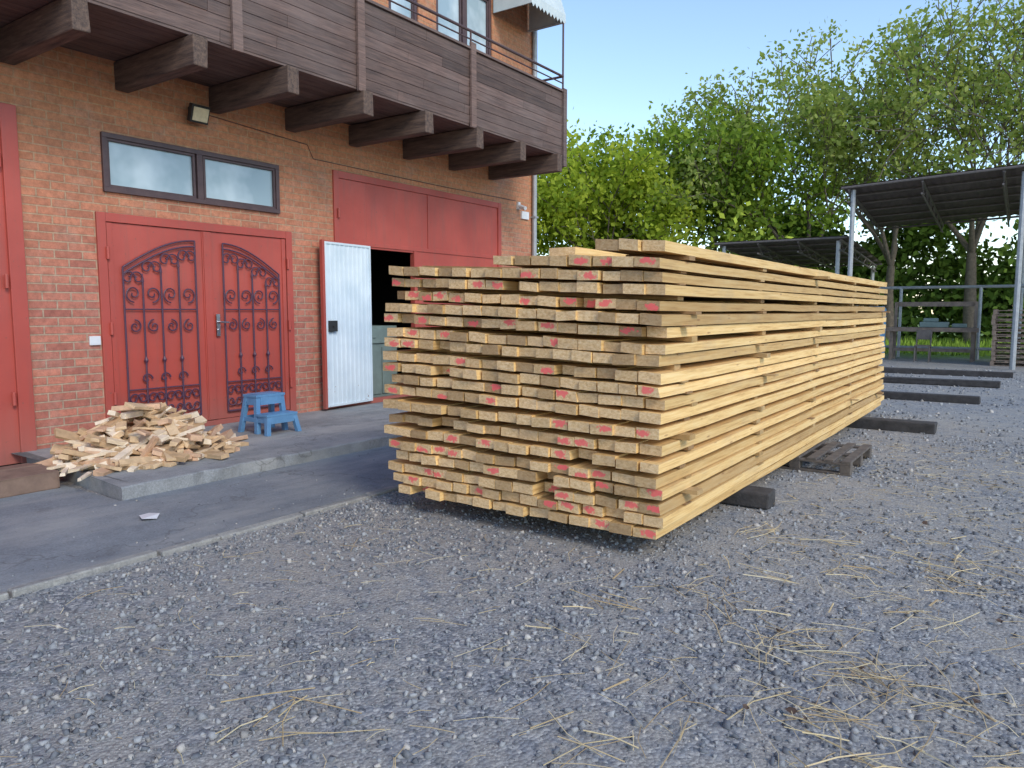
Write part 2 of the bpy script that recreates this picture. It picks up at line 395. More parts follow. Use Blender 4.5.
# double door
b=B(); x0=WX-.06
b.bb(x0,WX+.03,4.30,4.40,.135,2.70);b.bb(x0,WX+.03,6.87,6.97,.135,2.70);b.bb(x0,WX+.028,4.402,6.868,2.60,2.70);b.bb(x0,WX+.028,4.402,6.868,.135,.20)
b.bb(x0,WX+.004,4.41,5.645,.205,2.595);b.bb(x0,WX+.004,5.655,6.86,.205,2.595)
for (a,c) in((4.41,5.645),(5.655,6.86)):
    b.bb(WX+.004,WX+.018,a,a+.06,.21,2.59);b.bb(WX+.004,WX+.018,c-.06,c,.21,2.59)
b.bb(WX+.018,WX+.03,5.60,5.70,.21,2.59)
for yy in(4.40,6.88):
    for z in(.6,1.4,2.25): b.tube([(WX+.045,yy,z-.07),(WX+.045,yy,z+.07)],.02,8)
hobj(b,'double_door',M_red,bevel=.003)
# wrought iron grilles
def spiral(cy,cz,r0,turns,a0,sgn,n=22):
    return [(WX+.04,cy+math.cos(a0+sgn*t*turns*2*math.pi)*r0*(1-.82*t),cz+math.sin(a0+sgn*t*turns*2*math.pi)*r0*(1-.82*t)) for t in [i/(n-1) for i in range(n)]]
b=B(); xi=WX+.04
for (ya,yb,up) in((4.56,5.47,1),(5.86,6.72,-1)):
    yl,yr=ya,yb; zlo=.30
    def top(y):
        t=(y-yl)/(yr-yl); t=t if up>0 else 1-t
        return 2.10+.36*math.sin(t*math.pi/2)
    for k in range(5):
        yy=yl+(yr-yl)*k/4
        b.tube([(xi,yy,zlo),(xi,yy,top(yy)-(.0 if k in(0,4) else .28))],.011,6)
        if k in(1,2,3):
            b.tube([(xi,yy,top(yy)-.30),(xi,yy,top(yy)-.2)],[.018,.003],6)
            b.tube([(xi,yy,.98),(xi,yy,1.02),(xi,yy,1.06)],[.01,.026,.01],8)
    for off in(0,-.07):
        b.tube([(xi,yl+(yr-yl)*i/14,top(yl+(yr-yl)*i/14)+off) for i in range(15)],.011,6)
    b.tube([(xi,yl,zlo),(xi,yr,zlo)],.012,6); b.tube([(xi,yl,zlo+.38),(xi,yr,zlo+.38)],.009,6); b.tube([(xi,yl,1.62),(xi,yr,1.62)],.008,6)
    W=(yr-yl)/4
    for k in range(4):
        cy=yl+W*(k+.5)
        t2=top(cy)-.07-.12
        b.tube(spiral(cy-.055,t2,.085,1.2,math.pi*.0,1),.009,5); b.tube(spiral(cy+.055,t2,.085,1.2,math.pi,-1),.009,5)
        for zc in(.50,):
            b.tube(spiral(cy-.05,zc+.07,.07,1.2,0,1),.009,5); b.tube(spiral(cy+.05,zc+.07,.07,1.2,math.pi,-1),.009,5)
            b.tube(spiral(cy-.05,zc-.07,.07,1.2,0,-1),.009,5); b.tube(spiral(cy+.05,zc-.07,.07,1.2,math.pi,1),.009,5)
        b.tube(spiral(cy,1.80,.10,1.3,-math.pi/2,1 if k%2 else -1),.009,5)
        b.tube(spiral(cy,1.42,.08,1.3,math.pi/2,1 if k%2 else -1),.009,5)
    for k in(1,2,3):
        yy=yl+W*k; b.tube(spiral(yy,.80,.07,1.,0,1),.009,5)
hobj(b,'wrought_iron_grille',M_iron)
b=B(); b.bb(WX+.03,WX+.045,5.735,5.785,1.28,1.56); b.tube([(WX+.045,5.76,1.46),(WX+.09,5.76,1.46),(WX+.095,5.88,1.455)],.011,8); b.tube([(WX+.045,5.76,1.36),(WX+.06,5.76,1.36)],.014,8)
hobj(b,'door_handle',M_chrome,bevel=.002)
def window(name,y0,y1,z0,z1,n,xf=WX-.03,fw=.07):
    f=B();gl=B()
    f.bb(xf-.06,xf+.04,y0,y1,z1-fw,z1);f.bb(xf-.06,xf+.04,y0,y1,z0,z0+fw)
    f.bb(xf-.06,xf+.038,y0,y0+fw,z0+fw,z1-fw);f.bb(xf-.06,xf+.038,y1-fw,y1,z0+fw,z1-fw)
    for i in range(1,n):
        c=y0+(y1-y0)*i/n; f.bb(xf-.06,xf+.038,c-fw*.7,c+fw*.7,z0+fw,z1-fw)
    for i in range(n):
        a=y0+(y1-y0)*i/n+fw;c=y0+(y1-y0)*(i+1)/n-fw
        for q in((a,c,z0+fw,z0+fw+.03),(a,c,z1-fw-.03,z1-fw),(a,a+.03,z0+fw+.03,z1-fw-.03),(c-.03,c,z0+fw+.03,z1-fw-.03)):
            f.bb(xf-.04,xf+.02,*q)
    gl.bb(xf-.03,xf-.015,y0+fw*.5,y1-fw*.5,z0+fw*.5,z1-fw*.5)
    hobj(f,name+'_frame',M_frame,bevel=.003);hobj(gl,name+'_glass',M_glass)
window('high_window',4.40,6.78,2.93,3.58,2,WX+.0,.055)
window('balcony_window',10.15,11.75,5.3,7.4,2,WX-.06); window('balcony_door',9.0,9.7,4.6,7.3,1,WX-.06); window('upper_window',1.0,4.0,5.3,7.2,3,WX-.06)
# right big gate
b=B(); xg=WX-.07
b.bb(xg,WX+.03,7.76,7.86,.135,3.67);b.bb(xg,WX+.03,11.9,12.0,.135,3.67);b.bb(xg,WX+.028,7.862,11.898,3.57,3.67);b.bb(xg,WX+.028,7.862,11.898,.135,.21)
b.bb(xg,WX+.005,7.862,8.43,.21,3.568);b.bb(xg,WX+.005,8.43,9.5,2.57,3.568);b.bb(xg,WX+.005,9.5,11.898,.21,3.568)
b.bb(WX+.005,WX+.022,7.87,11.89,2.60,2.66)
b.bb(WX+.005,WX+.02,9.86,9.90,2.66,3.56)
b.bb(WX+.005,WX+.026,8.37,8.43,.215,2.598);b.bb(WX+.005,WX+.026,9.5,9.56,.215,2.598)
for z in(3.05,): b.tube([(WX+.05,7.83,z-.07),(WX+.05,7.83,z+.07)],.02,8)
hobj(b,'red_gate',M_red,bevel=.003)
hx,hy=WX+.05,8.41; ang=math.radians(5)
b=B();r=B()
def leafp(d,o,z): return (hx+math.sin(ang)*d+math.cos(ang)*o, hy-math.cos(ang)*d+math.sin(ang)*o, z)
Lw=1.0; zb,zt=.19,2.60
prof=[]; d=.03
while d<Lw-.03:
    prof+= [(d,.0),(d+.055,.0),(d+.065,.014),(d+.075,.014),(d+.085,0)]; d+=.095
prof=[q for q in prof if q[0]<=Lw-.03]+[(Lw-.03,0)]
vs=[leafp(q[0],.03+q[1],z) for q in prof for z in(zb+.02,zt-.02)]
b.add(vs,[(2*i,2*i+2,2*i+3,2*i+1) for i in range(len(prof)-1)])
def lbox(B_,d0,d1,o0,o1,z0,z1):
    P=[leafp(d,o,z) for z in(z0,z1) for o in(o0,o1) for d in(d0,d1)]
    B_.add(P,[(0,2,3,1),(4,5,7,6),(0,1,5,4),(2,6,7,3),(0,4,6,2),(1,3,7,5)])
lbox(b,0,.03,0,.05,zb,zt);lbox(b,Lw-.03,Lw,0,.05,zb,zt);lbox(b,.03,Lw-.03,0,.048,zb,zb+.03);lbox(b,.03,Lw-.03,0,.048,zt-.03,zt)
hobj(b,'wicket_leaf_white',M_white)
lbox(r,0,Lw+.012,-.012,-.001,zb-.02,zt+.02); lbox(r,Lw+.001,Lw+.05,-.001,.05,zb-.02,zt+.02); hobj(r,'wicket_leaf_red',M_red)
r=B(); lbox(r,Lw-.2,Lw-.04,.046,.085,1.30,1.46); lbox(r,Lw-.12,Lw-.10,.085,.11,1.36,1.39); hobj(r,'wicket_lock',M_black,bevel=.004)
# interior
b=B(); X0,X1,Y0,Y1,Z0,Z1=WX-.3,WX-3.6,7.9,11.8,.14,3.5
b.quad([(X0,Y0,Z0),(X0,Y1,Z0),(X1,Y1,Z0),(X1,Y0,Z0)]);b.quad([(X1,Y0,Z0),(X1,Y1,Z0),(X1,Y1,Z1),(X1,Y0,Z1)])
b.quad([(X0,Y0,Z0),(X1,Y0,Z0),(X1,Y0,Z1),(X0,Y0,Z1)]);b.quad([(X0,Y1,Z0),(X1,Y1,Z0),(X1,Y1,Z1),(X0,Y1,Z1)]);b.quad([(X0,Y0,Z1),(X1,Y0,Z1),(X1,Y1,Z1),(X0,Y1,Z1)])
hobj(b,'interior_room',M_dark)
b=B(); b.bb(WX-1.0,WX-.45,8.75,9.55,.145,1.35); b.bb(WX-.45,WX-.43,8.78,9.14,.2,1.0);b.bb(WX-.45,WX-.43,9.17,9.52,.2,1.0);b.bb(WX-.45,WX-.42,8.78,9.52,1.06,1.3); b.bb(WX-.42,WX-.40,8.9,9.0,1.15,1.18)
hobj(b,'cabinet',M_cab,bevel=.005)
# balcony
bx0,bx1=WX,-7.2
b=B()
for k_ in range(-9,8):
    yy=3.50+1.17*k_
    if yy>11.8: yy=11.82
    b.box(((bx0+bx1+.1)/2,yy,4.225),(bx1-bx0+.1,.16,.30),None,jit=.008)
hobj(b,'balcony_beams',M_beam,bevel=.012)
b=B()
x=bx0+.003
while x<bx1-.05:
    b.bb(x,x+.115,-8,11.93,4.385,4.42,col=(random.uniform(.7,1.1),)*3); x+=.12
nb=8; hz=(5.49-4.41)/nb
for i in range(nb):
    z=4.41+hz*(i+.5); y=-8.0
    while y<11.9:
        L=random.uniform(2.5,4); y2=min(y+L,11.9); t=random.uniform(.65,1.25)
        b.box((bx1+.0,(y+y2)/2,z),(.024,y2-y-.004,hz-.010),(random.uniform(-.0012,.0012),.09,0),col=(t,t*.98,t*.97)); y=y2
    b.box(((bx0+bx1)/2,11.93,z),(bx1-bx0-.05,.024,hz-.008),(0.09,0,0),col=(1,1,1))
for yy in(-6,-3.5,-1,1.2,3.3,5.15,6.95,9.25): b.bb(bx1+.02,bx1+.06,yy-.06,yy+.06,4.36,5.60,col=(1.25,1.2,1.15))
b.bb(bx1-.03,bx1+.055,11.88,11.99,4.2,5.56,col=(1,1,1)); b.bb(bx1-.05,bx1+.05,-8,11.87,5.495,5.53,col=(1.1,1.1,1.1))
hobj(b,'balcony_boards',M_darkwood,bevel=.002)
b=B()
for yy in(-3.5,-1,1.2,3.3,5.15,6.95,9.25,11.93): b.tube([(bx1,yy,5.5),(bx1,yy,5.78)],.016,8)
b.tube([(bx1,-8,5.78),(bx1,11.93,5.78)],.022,8);b.tube([(bx1,-8,5.66),(bx1,11.93,5.66)],.012,8);b.tube([(bx1,11.93,5.78),(bx0,11.93,5.78)],.022,8)
b.tube([(bx1,11.93,5.5),(bx1,11.93,6.7)],.018,8)
hobj(b,'balcony_rail',M_frame)
# awning
b=B(); n=8; ay0,ay1=11.75,12.95; az=7.12
f=lambda t:(WX+.03+.85*t, az+.15+.62*math.sqrt(max(0,1-t*t)))
for i in range(n):
    (xa,za),(xb,zb_)=f(i/n),f((i+1)/n)
    b.quad([(xa,ay0,za),(xb,ay0,zb_),(xb,ay1,zb_),(xa,ay1,za)])
    for yy in(ay0,ay1): b.quad([(xa,yy,za),(xb,yy,zb_),(xb,yy,az),(xa,yy,az)])
xe=f(1)[0]
for i in range(10):
    y0_=ay0+(ay1-ay0)*i/10;y1_=ay0+(ay1-ay0)*(i+1)/10;ym=(y0_+y1_)/2
    b.quad([(xe,y0_,az+.15),(xe,y1_,az+.15),(xe,y1_,az+.02),(xe,ym,az-.05),(xe,y0_,az+.02)])
hobj(b,'awning_sheet',M_awn)
b=B()
for yy in(ay0+.03,ay1-.03): b.tube([(WX+.02,yy,az+.02),(xe-.01,yy,az+.02)],.014,6)
b.tube([(xe-.03,ay0,az+.1),(xe-.03,ay1,az+.1)],.014,6); hobj(b,'awning_frame',M_galv)
b=B(); b.tube([(WX+.06,13.12,.2),(WX+.06,13.12,9.1)],.05,10)
for z in(1.5,3.5,5.5,7.5): b.bb(WX-.0,WX+.12,13.06,13.18,z,z+.03)
hobj(b,'downpipe',M_galv)
# floodlight over the window
b=B(); ly=5.52; lz=3.96
b.bb(WX,WX+.03,ly-.04,ly+.04,lz-.02,lz+.12); b.box((WX+.16,ly,lz+.02),(.07,.24,.21),(0,.35,0))
b.box((WX+.06,ly,lz+.04),(.12,.03,.03))
b.box((WX+.20,ly,lz+.005),(.012,.20,.16),(0,.35,0),m=1); hobj(b,'floodlight',[M_black,M_lens],bevel=.004)
b=B(); b.bb(WX,WX+.05,12.55,12.63,3.62,3.76); b.tube([(WX+.05,12.59,3.68),(WX+.22,12.55,3.62)],.04,10); b.bb(WX,WX+.04,12.7,12.95,3.45,3.6); hobj(b,'security_camera',M_whitep,bevel=.004)
b=B(); b.bb(WX,WX+.03,4.16,4.28,1.22,1.32); hobj(b,'doorbell_box',M_whitep,bevel=.004)
b=B(); b.tube([(WX+.012,5.5,4.05),(WX+.012,7.3,3.95),(WX+.012,7.4,3.77),(WX+.012,10,3.76),(WX+.012,12.5,3.78)],.005,5); hobj(b,'cable',M_frame)

# ------------------------------------------------------------------ lumber stack
LS=empty('lumber_stack',(-3.05,8.5,0))
def pobj(o,par):
    o.parent=par; o.matrix_parent_inverse=Matrix.Translation(-Vector(par.location)); return o
nl=21; xr,xl=-1.89,-4.21; zb0,ztop=.15,2.03
def lift_z(x,z): return z+(z-zb0)*.065*(xr-x)/(xr-xl)
gaps=[random.choice([.010,.014,.02,.03,.036]) for _ in range(nl-1)]
th=.067; sg=(ztop-zb0-nl*th)/sum(gaps); gaps=[q*sg for q in gaps]
bd=B(); ctr=[]
stick=B(); z=zb0
ystk=[4.75,6.4,8.3,10.3,12.3]
for li in range(nl):
    droop=[random.uniform(-.005,.005) for _ in range(12)]
    x=xr+random.uniform(-.025,.02); rightx=x; lim=xl+random.uniform(-.03,.05)
    if li==nl-1: lim=-2.34
    if li==nl-2: lim=-3.10
    lay_y=random.uniform(-.02,.02)
    while x>lim+.05:
        wd=random.choice([.15,.15,.15,.13,.165])+random.uniform(-.005,.005)
        yn=4.33+lay_y+random.uniform(-.025,.025)+(0 if random.random()>.05 else random.uniform(.04,.2))
        yf=12.76+random.uniform(-.12,.12)
        tone=random.random(); mark=1. if random.random()<.21 else 0.
        t_=th*random.uniform(.88,1.03); zz=z+random.uniform(0,.004)
        tw=random.uniform(-.012,.012) ; sweep=random.uniform(-.016,.016); lift=random.uniform(-.006,.006)
        roll=random.gauss(0,.0025)
        ns=11; vs=[]; wane=random.uniform(.010,.028) if random.random()<.09 else 0
        for i in range(ns):
            q=i/(ns-1); yy=yn+(yf-yn)*q
            sx=sweep*math.sin(q*math.pi)+tw*(q-.5)
            sag=-.006*abs(math.sin(q*math.pi*4))+droop[i%12]*.6+lift*math.sin(q*7)
            if q<.02 and li<nl-1: sag-=random.uniform(0,.004)
            wn=wane*(.6+.4*math.sin(q*9))
            for (dx,dz,s_) in((0,0,1),(-wd,0,-1),(-wd,t_,-1),(-wn,t_,1)):
                xx=x+dx+sx+random.uniform(-.0015,.0015)
                vs.append((xx,yy,lift_z(xx,zz)+dz+sag+roll*s_))
        n0=len(bd.v)
        col=(tone,mark,random.random())
        fs=[(4*i+a,4*i+(a+1)%4,4*(i+1)+(a+1)%4,4*(i+1)+a) for i in range(ns-1) for a in range(4)]
        bd.add(vs,fs,0,col)
        bd.add([vs[0],vs[1],vs[2],vs[3]],[(3,2,1,0)],1,col); bd.add([vs[-4],vs[-3],vs[-2],vs[-1]],[(0,1,2,3)],1,(tone,0,0))
        cx_=x-wd/2+random.uniform(-.035,.035)
        cc=(cx_,yn,lift_z(cx_,zz)+t_/2+random.uniform(-.012,.012))
        ctr+= [cc]*(len(bd.v)-n0)
        x-=wd+random.choice([.002,.004,.008,.014])
    if li<nl-1:
        gp=gaps[li]
        for ys_ in ystk:
            yy=ys_+random.uniform(-.12,.12); ex=random.uniform(-.03,.02) if random.random()<.88 else random.uniform(.04,.12)
            x2=rightx+ex; xx1=max(lim,-4.25) if li<nl-2 else -3.1
            if li==nl-2: xx1=-2.34
            c_=random.choice([(.45,.28,.11),(.34,.2,.09),(.5,.33,.15)])
            P=[(xx,yq,lift_z(xx,zq)) for (xx,yq,zq) in [(a,b_,c) for c in (z+th+.001,z+th+max(gp-.002,.006)) for b_ in (yy-.05,yy+.05) for a in (xx1,x2)]]
            stick.add(P,[(0,2,3,1),(4,5,7,6),(0,1,5,4),(2,6,7,3),(0,4,6,2),(1,3,7,5)],col=c_)
        z+=th+gp
def loose(x,y0,y1,z,wd,t_,rot=0):
    n0=len(bd.v); R=Euler((0,0,rot)).to_matrix(); c=Vector((x,(y0+y1)/2,z))
    P=[c+R@Vector(((dx)*wd/2,dy*(y1-y0)/2,dz*t_/2)) for dy in(-1,1) for (dx,dz) in((1,-1),(-1,-1),(-1,1),(1,1))]
    col=(.9,0,random.random())
    bd.add(P,[(0,1,5,4),(1,2,6,5),(2,3,7,6),(3,0,4,7)],0,col); bd.add(P[:4],[(3,2,1,0)],1,col); bd.add(P[4:],[(0,1,2,3)],1,col)
    ctr.extend([(x,y0,z)]*(len(bd.v)-n0))
loose(-2.88,4.75,12.2,lift_z(-2.88,ztop-.085)+.036,.22,.06,.004)
bo=bd.obj('boards',[M_lside,M_lend]); at=bo.data.attributes.new('ctr','FLOAT_VECTOR','POINT'); at.data.foreach_set('vector',np.array(ctr,dtype=np.float32).ravel()); pobj(bo,LS)
pobj(stick.obj('stickers',M_offcut),LS)

# supports, pallet, sleepers
def sleeper(x0,x1,y,h=.12,w_=.16):
    e=empty('timber_sleeper',((x0+x1)/2,y,0)); b=B(); b.box(((x0+x1)/2,y,h/2),(x1-x0,w_,h),None,jit=.012); pobj(b.obj('beam',M_sleeper,bevel=.014),e)
for a in((-4.3,-1.68,6.1,.145,.2),(-4.3,-1.0,11.15,.145,.2),(-4.6,-.72,15.2,.13,.25),(-4.6,-.55,18.6,.13,.25),(-4.6,-.38,21.6,.13,.25)): sleeper(*a)
def pallet(name,x0,y0,z0,sx=.8,sy=1.2,mat=M_pal,n=1):
    e=empty(name,(x0,y0,z0)); b=B()
    for k_ in range(n):
        z=z0+k_*.15; jx=random.uniform(-.03,.03) if n>1 else 0
        for i in range(3): b.bb(x0+jx,x0+jx+sx,y0+i*(sy-.1)/2,y0+.1+i*(sy-.1)/2,z,z+.022)
        for i in range(3):
            for j in range(3):
                b.bb(x0+jx+j*(sx-.1)/2,x0+jx+.1+j*(sx-.1)/2,y0+i*(sy-.12)/2,y0+.12+i*(sy-.12)/2,z+.023,z+.1)
        for i in range(3): b.bb(x0+jx,x0+jx+sx,y0+i*(sy-.1)/2,y0+.1+i*(sy-.1)/2,z+.101,z+.12)
        for i in range(7):
            w_=.09; xx=x0+jx+i*(sx-w_)/6; b.bb(xx,xx+w_,y0,y0+sy,z+.121,z+.143)
    pobj(b.obj('slats',mat,bevel=.003),e); return e
pallet('pallet',-2.45,7.75,.0,1.05,1.15)
pallet('pallet_stack',-1.05,26.0,.0,2.2,1.4,M_greywood,11)

# ------------------------------------------------------------------ offcut pile
b=B(); cols=[(.70,.50,.30),(.62,.43,.25),(.78,.62,.43),(.54,.36,.20),(.84,.70,.53),(.64,.41,.26)]
cx,cy=-7.42,4.10
for i in range(350):
    a=random.uniform(0,2*math.pi); rr=math.sqrt(random.random()); 
    px=cx+math.cos(a)*rr*.74; py=cy+math.sin(a)*rr*.88
    hmax=.135+.50*max(0,1-rr**1.1)*(1+.15*math.sin(a*3+1))
    pz=max(.16,hmax-random.uniform(0,.10)) if random.random()<.75 else random.uniform(.155,hmax+.03)
    L=random.choice([.14,.24,.32,.42,.55])*random.uniform(.8,1.2); 
    tilt=random.gauss(0,.28)*(1 if rr<.8 else .35)
    pz=max(pz,.15+abs(math.sin(tilt))*L*.4)
    b.box((px,py,pz),(L,random.uniform(.05,.12),random.uniform(.025,.055)),(random.gauss(0,.3),tilt,random.uniform(0,math.pi)),col=random.choice(cols),jit=.008)
for i in range(18):
    b.box((cx+random.uniform(-.5,.95),cy+random.uniform(-.95,.95),.155),(random.uniform(.15,.5),random.uniform(.03,.07),.03),(0,0,random.uniform(0,3.1)),col=random.choice(cols),jit=.006)
b.obj('firewood_pile',M_offcut,bevel=.003)
# ------------------------------------------------------------------ two-step stool
E=empty('step_stool',(-7.58,5.72,.135)); b=B(); X,Y,Z=-7.62,5.74,.135
def st_box(x0,x1,y0,y1,z0,z1): b.bb(X+x0,X+x1,Y+y0,Y+y1,Z+z0,Z+z1)
st_box(-.20,.06,-.21,.21,.435,.465); st_box(-.17,.03,-.17,.17,.466,.472)
st_box(.062,.27,-.225,.225,.215,.243); st_box(.09,.25,-.19,.19,.244,.249)
def leg(xt,yt,zt_,xb,yb,w_=.028):
    P=[(X+xt+dx*w_,Y+yt+dy*w_,Z+zt_) for dx,dy in((-1,-1),(1,-1),(1,1),(-1,1))]+[(X+xb+dx*w_,Y+yb+dy*w_,Z) for dx,dy in((-1,-1),(1,-1),(1,1),(-1,1))]
    b.add(P,[(0,1,2,3),(7,6,5,4),(0,4,5,1),(1,5,6,2),(2,6,7,3),(3,7,4,0)])
for sy in(-1,1):
    leg(-.165,sy*.175,.434,-.24,sy*.225); leg(.02,sy*.175,.434,.055,sy*.2); leg(.235,sy*.19,.214,.275,sy*.225)
    st_box(-.14,.0,sy*.19-.01,sy*.19+.01,.34,.434); st_box(-.2,.24,sy*.205-.01,sy*.205+.01,.14,.19); st_box(.07,.21,sy*.2-.01,sy*.2+.01,.19,.214)
st_box(.04,.062,-.15,.15,.34,.434); st_box(.25,.268,-.17,.17,.13,.214); st_box(-.225,-.205,-.19,.19,.14,.2)
pobj(b.obj('treads_and_legs',M_blue,bevel=.01),E)
# cardboard box
E=empty('cardboard_box',(-7.4,2.75,0)); b=B(); x0,x1,y0,y1,h=-7.75,-7.10,2.35,3.10,.17
b.bb(x0,x1,y0,y0+.012,.024,h);b.bb(x0,x1,y1-.012,y1,.024,h);b.bb(x0,x0+.012,y0+.013,y1-.013,.024,h);b.bb(x1-.012,x1,y0+.013,y1-.013,.024,h)
b.bb(x0,x1,y0,y1,.023,.03)
b.box(((x0+x1)/2-.16,(y0+y1)/2,h+.012),(.33,y1-y0,.008),(0,-.09,0)); b.box(((x0+x1)/2+.165,(y0+y1)/2,h+.012),(.33,y1-y0,.008),(0,.06,0.01))
pobj(b.obj('carton',M_card),E)

# ------------------------------------------------------------------ canopies
def canopy(x0,x1,y0,y1,z0,z1,posts,zt=0,dx=0,fm=None):
    E=empty('metal_canopy',((x0+x1)/2,(y0+y1)/2,0)); r=B();f=B();po=B()
    n=int((x1-x0)/.12); 
    P=[]
    for i in range(n+1):
        x=x0+(x1-x0)*i/n; zz=zt*(i/n)+.03*(i%2)
        P+=[(x,y0,z0+zz),(x+dx,y1,z1+zz)]
    r.add(P,[(2*i,2*i+2,2*i+3,2*i+1) for i in range(n)]); pobj(r.obj('roof_sheet',M_roofsheet),E)
    for i in range(7):
        q=i/6; yy=y0+(y1-y0)*q; zz=z0+(z1-z0)*q
        f.tube([(x0+dx*q,yy,zz-.05),(x1+dx*q,yy,zz-.05+zt)],.035,6)
    k_=int((x1-x0)/2.2)+1
    for i in range(k_+1):
        x=x0+.2+(x1-x0-.4)*i/k_; zc=zt*i/k_
        f.tube([(x,y0+.05,z0-.12+zc),(x+dx,y1-.05,z1-.12+zc)],.04,6); f.tube([(x,y0+.05,z0-.45+zc),(x+dx,y1-.05,z1-.35+zc)],.03,6)
        for j in range(6):
            q0,q1=j/6,(j+.5)/6; A=lambda q,o:(x+dx*q,y0+(y1-y0)*q,z0+(z1-z0)*q+o+zc)
            f.tube([A(q0,-.12),A(q1,-.42)],.018,5); f.tube([A(q1,-.42),A((j+1)/6,-.12)],.018,5)
    for (x,yy,zz) in posts: po.tube([(x,yy,0),(x,yy,zz)],.07,8)
    pobj(f.obj('frame',fm or M_galv),E); pobj(po.obj('posts',M_galv),E)
canopy(-5.0,7,24.4,30.5,5.3,4.62,[(-4.7,24.6,5.2),(-.47,24.6,5.3),(4.2,24.6,5.4),(-.47,30.3,4.6),(4.2,30.3,4.7)],.45,0,M_oldsteel)
canopy(-9.8,-5.3,27,34,4.08,3.55,[(-9.5,27.2,3.95),(-5.6,27.2,3.95),(-9.5,33.8,3.4),(-5.6,33.8,3.4)],0,0,M_oldsteel)
E=empty('pipe_fence',(-2.5,29.2,0)); b=B()
for z in(.35,2.4): b.tube([(-5.4,29.2,z),(.6,29.2,z)],.05,8)
for x in(-5.3,-3.9,-1.55,.5): b.tube([(x,29.2,0),(x,29.2,2.4)],.05,8)
b.tube([(-5.3,29.2,2.2),(-5.3,34,2.2)],.05,8); pobj(b.obj('pipes',M_galv),E)
E=empty('workbench',(-2.7,27.8,0)); b=B()
for i in range(5): b.bb(-4.0,-1.5,27.4+i*.17,27.55+i*.17,1.02,1.07)
for x in(-3.9,-1.6):
    for yy in(27.5,28.1): b.bb(x-.05,x+.05,yy-.05,yy+.05,0,1.015)
    b.bb(x-.045,x+.045,28.22,28.31,0,1.9)
b.bb(-3.9,-1.6,28.315,28.35,1.75,1.9); b.bb(-3.84,-1.66,27.48,27.52,.3,.4)
b.bb(-4.05,-1.45,27.34,27.385,.94,1.07)
pobj(b.obj('timber',M_greywood),E)
b=B(); b.bb(-3.1,-2.3,27.5,28.0,1.075,1.25); b.bb(-3.0,-2.6,27.55,27.9,1.255,1.37); b.bb(-2.2,-1.8,27.6,27.9,1.075,1.2); pobj(b.obj('toolbox',M_cab,bevel=.02),E)
E=empty('metal_chair',(-2.9,26.8,0)); b=B()
for (x,yy) in((-3.1,26.6),(-2.7,26.6)): b.tube([(x,yy,0),(x,yy+.05,.5)],.022,6)
for x in(-3.1,-2.7): b.tube([(x,27.05,0),(x,27.0,.5),(x,27.12,1.0)],.022,6)
b.bb(-3.12,-2.68,26.6,27.05,.49,.53); b.bb(-3.1,-2.7,27.08,27.11,.7,1.0); pobj(b.obj('frame_and_seat',M_oldsteel),E)
E=empty('plastic_barrel',(-4.28,27.0,0)); b=B(); b.tube([(-4.28,27.0,0),(-4.28,27.0,.1),(-4.28,27.0,.45),(-4.28,27.0,.5),(-4.28,27.0,.55),(-4.28,27.0,1.1),(-4.28,27.0,1.15),(-4.28,27.0,1.2),(-4.28,27.0,1.65),(-4.28,27.0,1.75)],[.24,.27,.27,.29,.27,.27,.29,.27,.27,.2],18); pobj(b.obj('barrel_body',M_blue),E)

